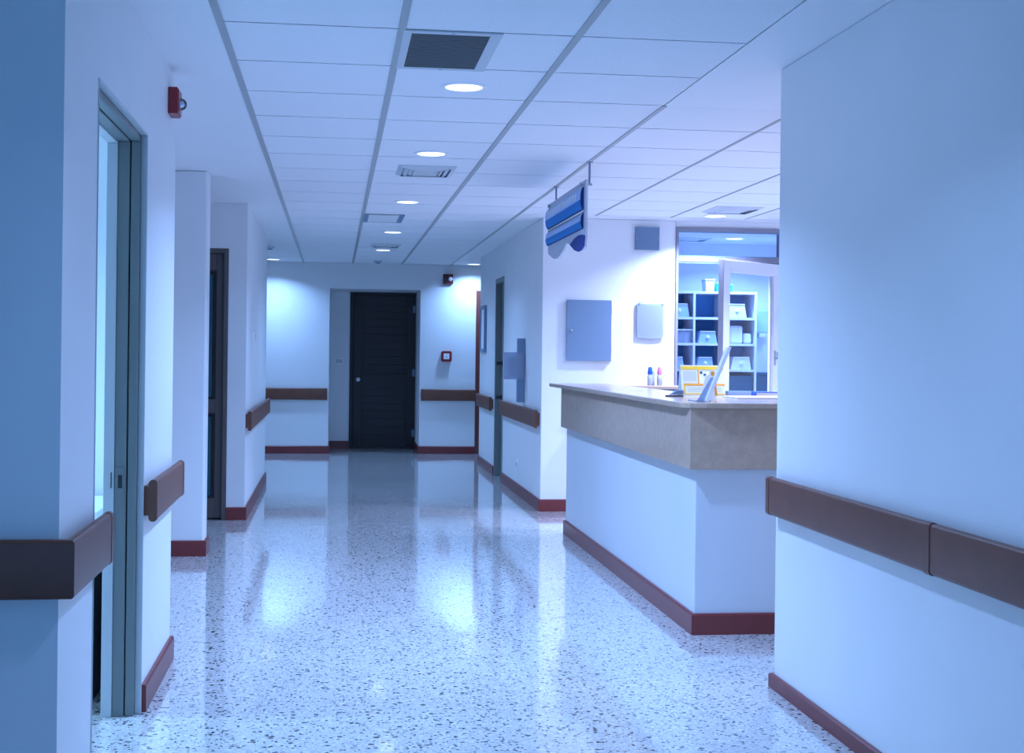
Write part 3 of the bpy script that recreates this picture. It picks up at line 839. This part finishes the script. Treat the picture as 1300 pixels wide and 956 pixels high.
bm = bmesh.new(); bm_prism(bm, p, YB - .022, YB - .014, 'Y'); link('pocket', bm, M['acrylic'], t)
bm = bmesh.new(); bm_cyl(bm, (2.448, YB - .02, 1.702), (2.664, YB - .02, 1.702), .004, seg=12)
link('hanging_rod', bm, M['steel'], t, 0, True)
for x in (2.457, 2.650):
    bm = bmesh.new(); bm_cyl(bm, (x, YB - .026, 1.686), (x, YB, 1.686), .009, seg=14); link('peg', bm, M['panelgrey'], t, 0, True)

# bottles on the ledge
def bottle(x, y, cap, label):
    z = 1.03
    t = thing('dispenser_bottle', (x, y, z), label, 'bottle', 'small bottles on the back ledge')
    bm = bmesh.new(); bm_lathe(bm, (x, y, z), (0, 0, 1), [(0, .019), (.004, .022), (.07, .022), (.082, .018), (.088, .012), (.092, .012)], seg=24)
    link('body', bm, M['bin'], t, 0, True)
    bm = bmesh.new(); bm_lathe(bm, (x, y, z + .003), (0, 0, 1), [(0, .016), (.003, .019), (.055, .019), (.056, 0)], seg=20)
    link('contents', bm, M['white'], t, 0, True)
    bm = bmesh.new(); bm_lathe(bm, (x, y, z + .088), (0, 0, 1), [(0, .020), (.006, .022), (.05, .016), (.058, .012), (.059, 0)], seg=24)
    link('cap', bm, cap, t, 0, True)
bottle(2.513, 10.66, M['blue'], 'small clear bottle with blue cap on the back ledge')
bottle(2.590, 10.66, M['pink'], 'small clear bottle with pink cap on the back ledge')
t = boxes('paper_pad', [((2.535, 10.70, 1.03), (2.560, 10.74, 1.145))], M['lightgrey'], None, .002)
tag(t, 'narrow pale grey box standing between the two capped bottles', 'box')

# ------------------------------------------------------------------ things on the counter
ZT = 1.058
# desk calendar
cal = thing('desk_calendar', (1.90, 6.88, ZT), 'orange and white tent desk calendar standing on the counter', 'calendar')
def leaning(name, x0, x1, z0, z1, m, parent, off=0., th_=.002, yb=6.86, lean=.05, H=.165):
    """flat panel on the calendar's sloping front"""
    def Y(z): return yb + lean * (z - ZT) / H
    bm = bmesh.new()
    vs = []
    for dy in (0, th_):
        for x, z in ((x0, z0), (x1, z0), (x1, z1), (x0, z1)):
            vs.append(bm.verts.new((x, Y(z) - off - dy, z)))
    for f in ((0, 1, 2, 3), (7, 6, 5, 4), (0, 4, 5, 1), (1, 5, 6, 2), (2, 6, 7, 3), (3, 7, 4, 0)): bm.faces.new([vs[i] for i in f])
    return link(name, bm, m, parent)
leaning('front_card', 1.787, 2.020, ZT, ZT + .163, M['paper'], cal, 0, .003)
bm = bmesh.new()                                   # back leg of the tent, closing the side
bm_prism(bm, [(6.95, ZT), (6.947, ZT), (6.908, ZT + .163), (6.911, ZT + .163)], 1.787, 2.020, 'X'); link('back_card', bm, M['paper'], cal)
bm = bmesh.new()
for s in (1.7865,): bm_prism(bm, [(6.857, ZT), (6.95, ZT), (6.911, ZT + .163), (6.907, ZT + .163)], s - .001, s + .0005, 'X')
link('side_gusset', bm, M['lightgrey'], cal)
leaning('top_band', 1.789, 2.018, ZT + .140, ZT + .158, M['yellow'], cal, .003)
leaning('middle_band', 1.800, 2.018, ZT + .058, ZT + .068, M['orange'], cal, .003)
leaning('bottom_band', 1.800, 2.018, ZT + .012, ZT + .018, M['yellow'], cal, .003)
leaning('side_band', 1.800, 1.808, ZT + .018, ZT + .058, M['yellow'], cal, .003)
leaning('divider_band', 1.878, 1.884, ZT + .068, ZT + .140, M['orange'], cal, .003)
pg = leaning('date_page', 1.797, 1.876, ZT + .070, ZT + .139, M['white'], cal, .003, .001)
for r in range(6):
    for c in range(7):
        leaning('date_mark', 1.803 + c * .0100, 1.8075 + c * .0100, ZT + .083 + r * .0085, ZT + .0872 + r * .0085, M['ink'], pg, .0042, .0004)
nt_ = leaning('notes_page', 1.812, 2.010, ZT + .020, ZT + .056, M['white'], cal, .003, .001)
for r in range(3): leaning('ruled_line', 1.82, 2.0, ZT + .028 + r * .009, ZT + .0292 + r * .009, M['ink'], nt_, .0042, .0004)
leaning('picture_mark', 1.890, 1.903, ZT + .118, ZT + .132, M['darkink'], cal, .003, .001)
leaning('picture_mark', 1.909, 1.922, ZT + .108, ZT + .120, M['darkink'], cal, .003, .001)
leaning('picture_mark', 1.912, 1.922, ZT + .074, ZT + .088, M['yellow'], cal, .003, .001)
leaning('picture_mark', 1.935, 1.975, ZT + .112, ZT + .116, M['yellow'], cal, .003, .001)

# leaning display panel seen nearly edge-on
ds = thing('display_stand', (1.76, 6.2, ZT), 'white slanted display panel leaning at the counter corner', 'display stand')
bm = bmesh.new()
def quadslab(bm, pts, thick):
    """pts: four corners; thick: Vector offset"""
    a = [bm.verts.new(p) for p in pts]; b = [bm.verts.new(Vector(p) + Vector(thick)) for p in pts]
    bm.faces.new(a); bm.faces.new(b[::-1])
    for i in range(4): bm.faces.new((a[i], b[i], b[(i + 1) % 4], a[(i + 1) % 4]))
quadslab(bm, [(1.706, 6.12, ZT), (1.812, 6.12, ZT + .255), (1.852, 6.30, ZT + .255), (1.746, 6.30, ZT)], (.016, 0, 0))
link('panel', bm, M['white'], ds, .001)
bm = bmesh.new(); bm_prism(bm, [(1.672, ZT), (1.706, ZT), (1.752, ZT + .112), (1.738, ZT + .112)], 6.150, 6.153, 'Y')
link('side_fin', bm, M['acrylic'], ds)
boxes('base_foot', [((1.668, 6.14, ZT), (1.735, 6.30, ZT + .004))], M['acrylic'], ds)

# small cards behind the panel
t = thing('leaflet_card', (1.775, 6.36, ZT), 'pale folded leaflet with a red mark between display panel and orange card', 'leaflet')
bm = bmesh.new(); bm_prism(bm, [(1.762, ZT), (1.818, ZT), (1.806, ZT + .118), (1.788, ZT + .118)], 6.36, 6.363, 'Y')
bm_prism(bm, [(1.762, ZT), (1.818, ZT), (1.806, ZT + .118), (1.788, ZT + .118)], 6.42, 6.423, 'Y'); link('card', bm, M['paper'], t)
bm = bmesh.new(); bm_lathe(bm, (1.789, 6.36, ZT + .062), (0, -1, 0), [(0, .012), (.0012, .012), (.0012, 0)], seg=20)
link('red_mark', bm, M['redprint'], t)
t = thing('orange_card', (1.84, 6.50, ZT), 'white card with an orange edge standing behind the slanted panel', 'card')
bm = bmesh.new(); bm_prism(bm, [(1.83, ZT), (1.868, ZT), (1.852, ZT + .14), (1.83, ZT + .14)], 6.50, 6.503, 'Y'); link('card', bm, M['paper'], t)
bm = bmesh.new(); bm_prism(bm, [(1.860, ZT + .018), (1.872, ZT + .018), (1.854, ZT + .135), (1.838, ZT + .135), (1.838, ZT + .11), (1.850, ZT + .105)], 6.497, 6.4995, 'Y')
link('orange_edge', bm, M['orange'], t)

# pen tray / card reader, papers, blue items
t = thing('stapler', (1.74, 6.97, ZT), 'small dark desk stapler left of the calendar', 'stapler')
bm = bmesh.new(); bm_prism(bm, [(1.70, ZT), (1.79, ZT), (1.79, ZT + .008), (1.70, ZT + .008)], 6.84, 6.87, 'Y'); link('base', bm, M['desk_dark'], t, .002)
bm = bmesh.new(); bm_prism(bm, [(1.715, ZT + .010), (1.79, ZT + .012), (1.79, ZT + .034), (1.76, ZT + .034)], 6.843, 6.867, 'Y'); link('arm', bm, M['panelgrey2'], t, .002)
t = boxes('paper_stack', [((1.98, 6.52, ZT + .0025 * i), (2.33, 6.78, ZT + .0025 * (i + 1) - .0003)) for i in range(4)], M['paper'])
tag(t, 'flat stack of white papers on the right arm of the counter', 'papers')
t = thing('document_tray', (2.06, 6.88, ZT), 'low grey-blue tray lying behind the calendar on the counter', 'tray')
boxes('tray_bottom', [((2.03, 6.84, ZT), (2.15, 7.00, ZT + .006))], M['signlight'], t)
boxes('tray_wall', [((2.03, 6.84, ZT), (2.15, 6.846, ZT + .03)), ((2.03, 6.994, ZT), (2.15, 7.00, ZT + .03)), ((2.03, 6.846, ZT), (2.036, 6.994, ZT + .03)), ((2.144, 6.846, ZT), (2.15, 6.994, ZT + .03))], M['signlight'], t)
t = thing('file_folder', (2.23, 6.92, ZT), 'blue closed file folder lying at the right end of the counter', 'folder')
boxes('cover', [((2.175, 6.84, ZT), (2.30, 7.01, ZT + .004)), ((2.175, 6.84, ZT + .024), (2.30, 7.01, ZT + .028)), ((2.175, 6.84, ZT + .004), (2.179, 7.01, ZT + .024))], M['blue'], t)
boxes('pages', [((2.18, 6.845, ZT + .004), (2.295, 7.0, ZT + .0238))], M['paper'], t)

# ------------------------------------------------------------------ store room: cubby shelf and its contents
SX = [2.768, 3.067, 3.367, 3.666, 3.967]; SYF, SYB = 12.5, 12.86
SZ = [.05, .396, .642, .888, 1.134, 1.380, 1.626, 1.871]
cb = thing('cubby_shelf', (3.36, 12.68, 0), 'white open cubby shelf in the store room behind the glass', 'shelf')
tk = .011
for x in SX: boxes('upright', [((x - tk, SYF, 0), (x + tk, SYB, 1.871 + tk))], M['cubby'], cb, .001)
for z in SZ:
    bm = bmesh.new()
    for a, b in zip(SX, SX[1:]): bm_box(bm, (a + tk, SYF + .002, z - tk), (b - tk, SYB, z + tk))
    link('shelf_board', bm, M['cubby'], cb)
boxes('back_panel', [((SX[0], SYB, .0), (SX[-1], SYB + .01, 1.88))], M['cubby_back'], cb)

def bin_(cx, z, wd, ht, label, m=None, proto=None):
    t = thing('storage_bin', (cx, 12.58, z), label, 'storage bin', 'pull-out bins in the cubby shelf')
    y0, y1 = SYF + .02, SYB - .04
    bm = bmesh.new()
    a, b = wd / 2, wd / 2 - .022
    bm_prism(bm, [(cx - a, z), (cx + a, z), (cx + b, z + ht), (cx - b, z + ht)], y0, y1, 'Y')
    link('bin_body', bm, m or M['signlight'], t, .004)
    bm = bmesh.new()
    bm_prism(bm, [(cx - b - .004, z + ht - .006), (cx + b + .004, z + ht - .006), (cx + b, z + ht + .001), (cx - b, z + ht + .001)], y0 - .005, y0 + .004, 'Y')
    link('rim', bm, M['white'], t)
    bm = bmesh.new(); bm_lathe(bm, (cx, y0, z + ht * .5), (0, -1, 0), [(0, .018), (.005, .018), (.006, .009), (.012, .009), (.012, 0)], seg=20)
    link('round_pull', bm, M['white'], t, 0, True)
def X_(px): return 3.184 + (px - 858) * (3.666 - 3.184) / (921 - 858)
zf = [s + tk for s in SZ]
bin_(X_(863.5), zf[6], .20, .125, 'bin in the top row of the cubby shelf at its left edge')
bin_(X_(900), zf[5], .185, .115, 'bin in the second row of the cubby shelf, centre column')
bin_(X_(859), zf[4], .18, .115, 'bin in the third row of the cubby shelf at its left edge')
bin_(X_(897), zf[4], .17, .115, 'bin in the third row of the cubby shelf, centre column, above the calendar')
bin_(X_(937), zf[6], .19, .13, 'pale bin in the top row of the shelf seen through the glass door', M['white'])
bin_(X_(943), zf[4], .20, .12, 'pale bin in the third row of the shelf seen through the glass door', M['white'])
t = thing('wire_basket', (X_(869), 12.6, zf[5]), 'clear basket of packets in the left column of the cubby shelf', 'basket')
x0, x1 = X_(856), X_(880.5)
for ya in (SYF + .015, SYB - .06):
    bm = bmesh.new()
    bm_prism(bm, [(x0 + .01, zf[5]), (x1 - .01, zf[5]), (x1, zf[5] + .125), (x0, zf[5] + .125)], ya, ya + .005, 'Y')
    link('basket_side', bm, M['bin'], t)
boxes('rim', [((x0, SYF + .01, zf[5] + .12), (x1, SYF + .022, zf[5] + .130))], M['white'], t)
boxes('packet', [((x0 + .015, SYF + .04, zf[5]), (x0 + .09, SYF + .2, zf[5] + .07)), ((x0 + .10, SYF + .05, zf[5]), (x0 + .165, SYF + .2, zf[5] + .09))], M['white'], t, .008)
def bag(px, z, w_, h_, label, m):
    x = X_(px)
    t = boxes('packet', [((x - w_ / 2, SYF + .04, z), (x + w_ / 2, SYF + .2, z + h_))], m, None, .02); tag(t, label, 'packet')
bag(937, zf[5], .13, .17, 'tall white packet in the second shelf row behind the glass door', M['white'])
bag(952, zf[5], .08, .10, 'smaller white packet in the second shelf row behind the glass door', M['paper'])
bag(926.2, zf[4], .045, .06, 'small pinkish packet in the third shelf row behind the glass door', M['pink'])
t = thing('storage_crate', (X_(940), 12.6, zf[3]), 'dark teal crate in the low shelf row behind the glass door', 'crate')
x0, x1 = SX[3] + .02, SX[4] - .02
boxes('crate_body', [((x0, SYF + .01, zf[3]), (x1, SYB - .04, zf[3] + .19))], M['bluebin'], t, .012)
boxes('crate_front', [((x0 + .02, SYF + .003, zf[3] + .01), (x1 - .02, SYF + .01, zf[3] + .11))], M['bluebin'], t, .005)
# on top of the shelf
def tub(px0, px1, h_, m, lidm, label, y=12.62):
    x0, x1 = X_(px0), X_(px1); z = 1.871 + tk
    t = thing('lidded_tub', ((x0 + x1) / 2, y, z), label, 'tub')
    bm = bmesh.new(); bm_prism(bm, [(x0 + .006, z), (x1 - .006, z), (x1, z + h_), (x0, z + h_)], y - .06, y + .08, 'Y'); link('tub_body', bm, m, t, .006)
    boxes('lid', [((x0 - .004, y - .066, z + h_), (x1 + .004, y + .086, z + h_ + .014))], lidm, t, .003)
tub(897.5, 909.5, .105, M['white'], M['white'], 'white lidded tub on top of the cubby shelf')
tub(911.5, 921.5, .075, M['cyan'], M['bin'], 'cyan tub with pale lid on top of the cubby shelf')
tub(925, 933, .06, M['cyan'], M['bin'], 'small cyan tub on the shelf top seen through the glass door')
# on the far side wall of the store room
t = thing('wall_dispenser', (4.2, 13.0, 1.5), 'grey-blue wall dispenser in the store room seen through the glass door', 'dispenser')
boxes('housing', [((4.10, 12.90, 1.50), (4.22, 13.0, 1.72))], M['signlight'], t, .01)
boxes('outlet', [((4.13, 12.895, 1.46), (4.19, 12.97, 1.50))], M['white'], t, .004)
t = thing('binder_box', (4.06, 12.65, .888), 'tall blue box standing right of the cubby shelf', 'box')
boxes('box_body', [((3.99, 12.55, 0), (4.14, 12.85, 1.09))], M['bluebin'], t, .006)
boxes('box_lid', [((3.985, 12.545, 1.09), (4.145, 12.855, 1.12))], M['bluebin'], t, .004)

# ------------------------------------------------------------------ room behind the near left doorway
t = thing('desk', (-1.3, 5.2, 0), 'white-topped dark desk in the room behind the left doorway', 'desk')
boxes('desk_top', [((-2.0, 4.97, .655), (-.83, 5.53, .69))], M['white'], t, .004)
boxes('modesty_panel', [((-1.98, 5.02, .02), (-.85, 5.05, .655))], M['desk_dark'], t)
boxes('side_panel', [((-.87, 5.05, 0), (-.85, 5.5, .655))], M['desk_dark'], t)
boxes('side_panel', [((-1.98, 5.05, 0), (-1.96, 5.5, .655))], M['desk_dark'], t)
t = thing('waste_bin', (-.93, 4.93, 0), 'small ochre waste bin on the floor inside the left doorway', 'waste bin')
bm = bmesh.new(); bm_lathe(bm, (-.93, 4.92, 0), (0, 0, 1), [(0, .055), (.14, .07), (.14, .064), (.01, .05), (.01, 0)], seg=24); link('bin_body', bm, M['ochre'], t, 0, True)
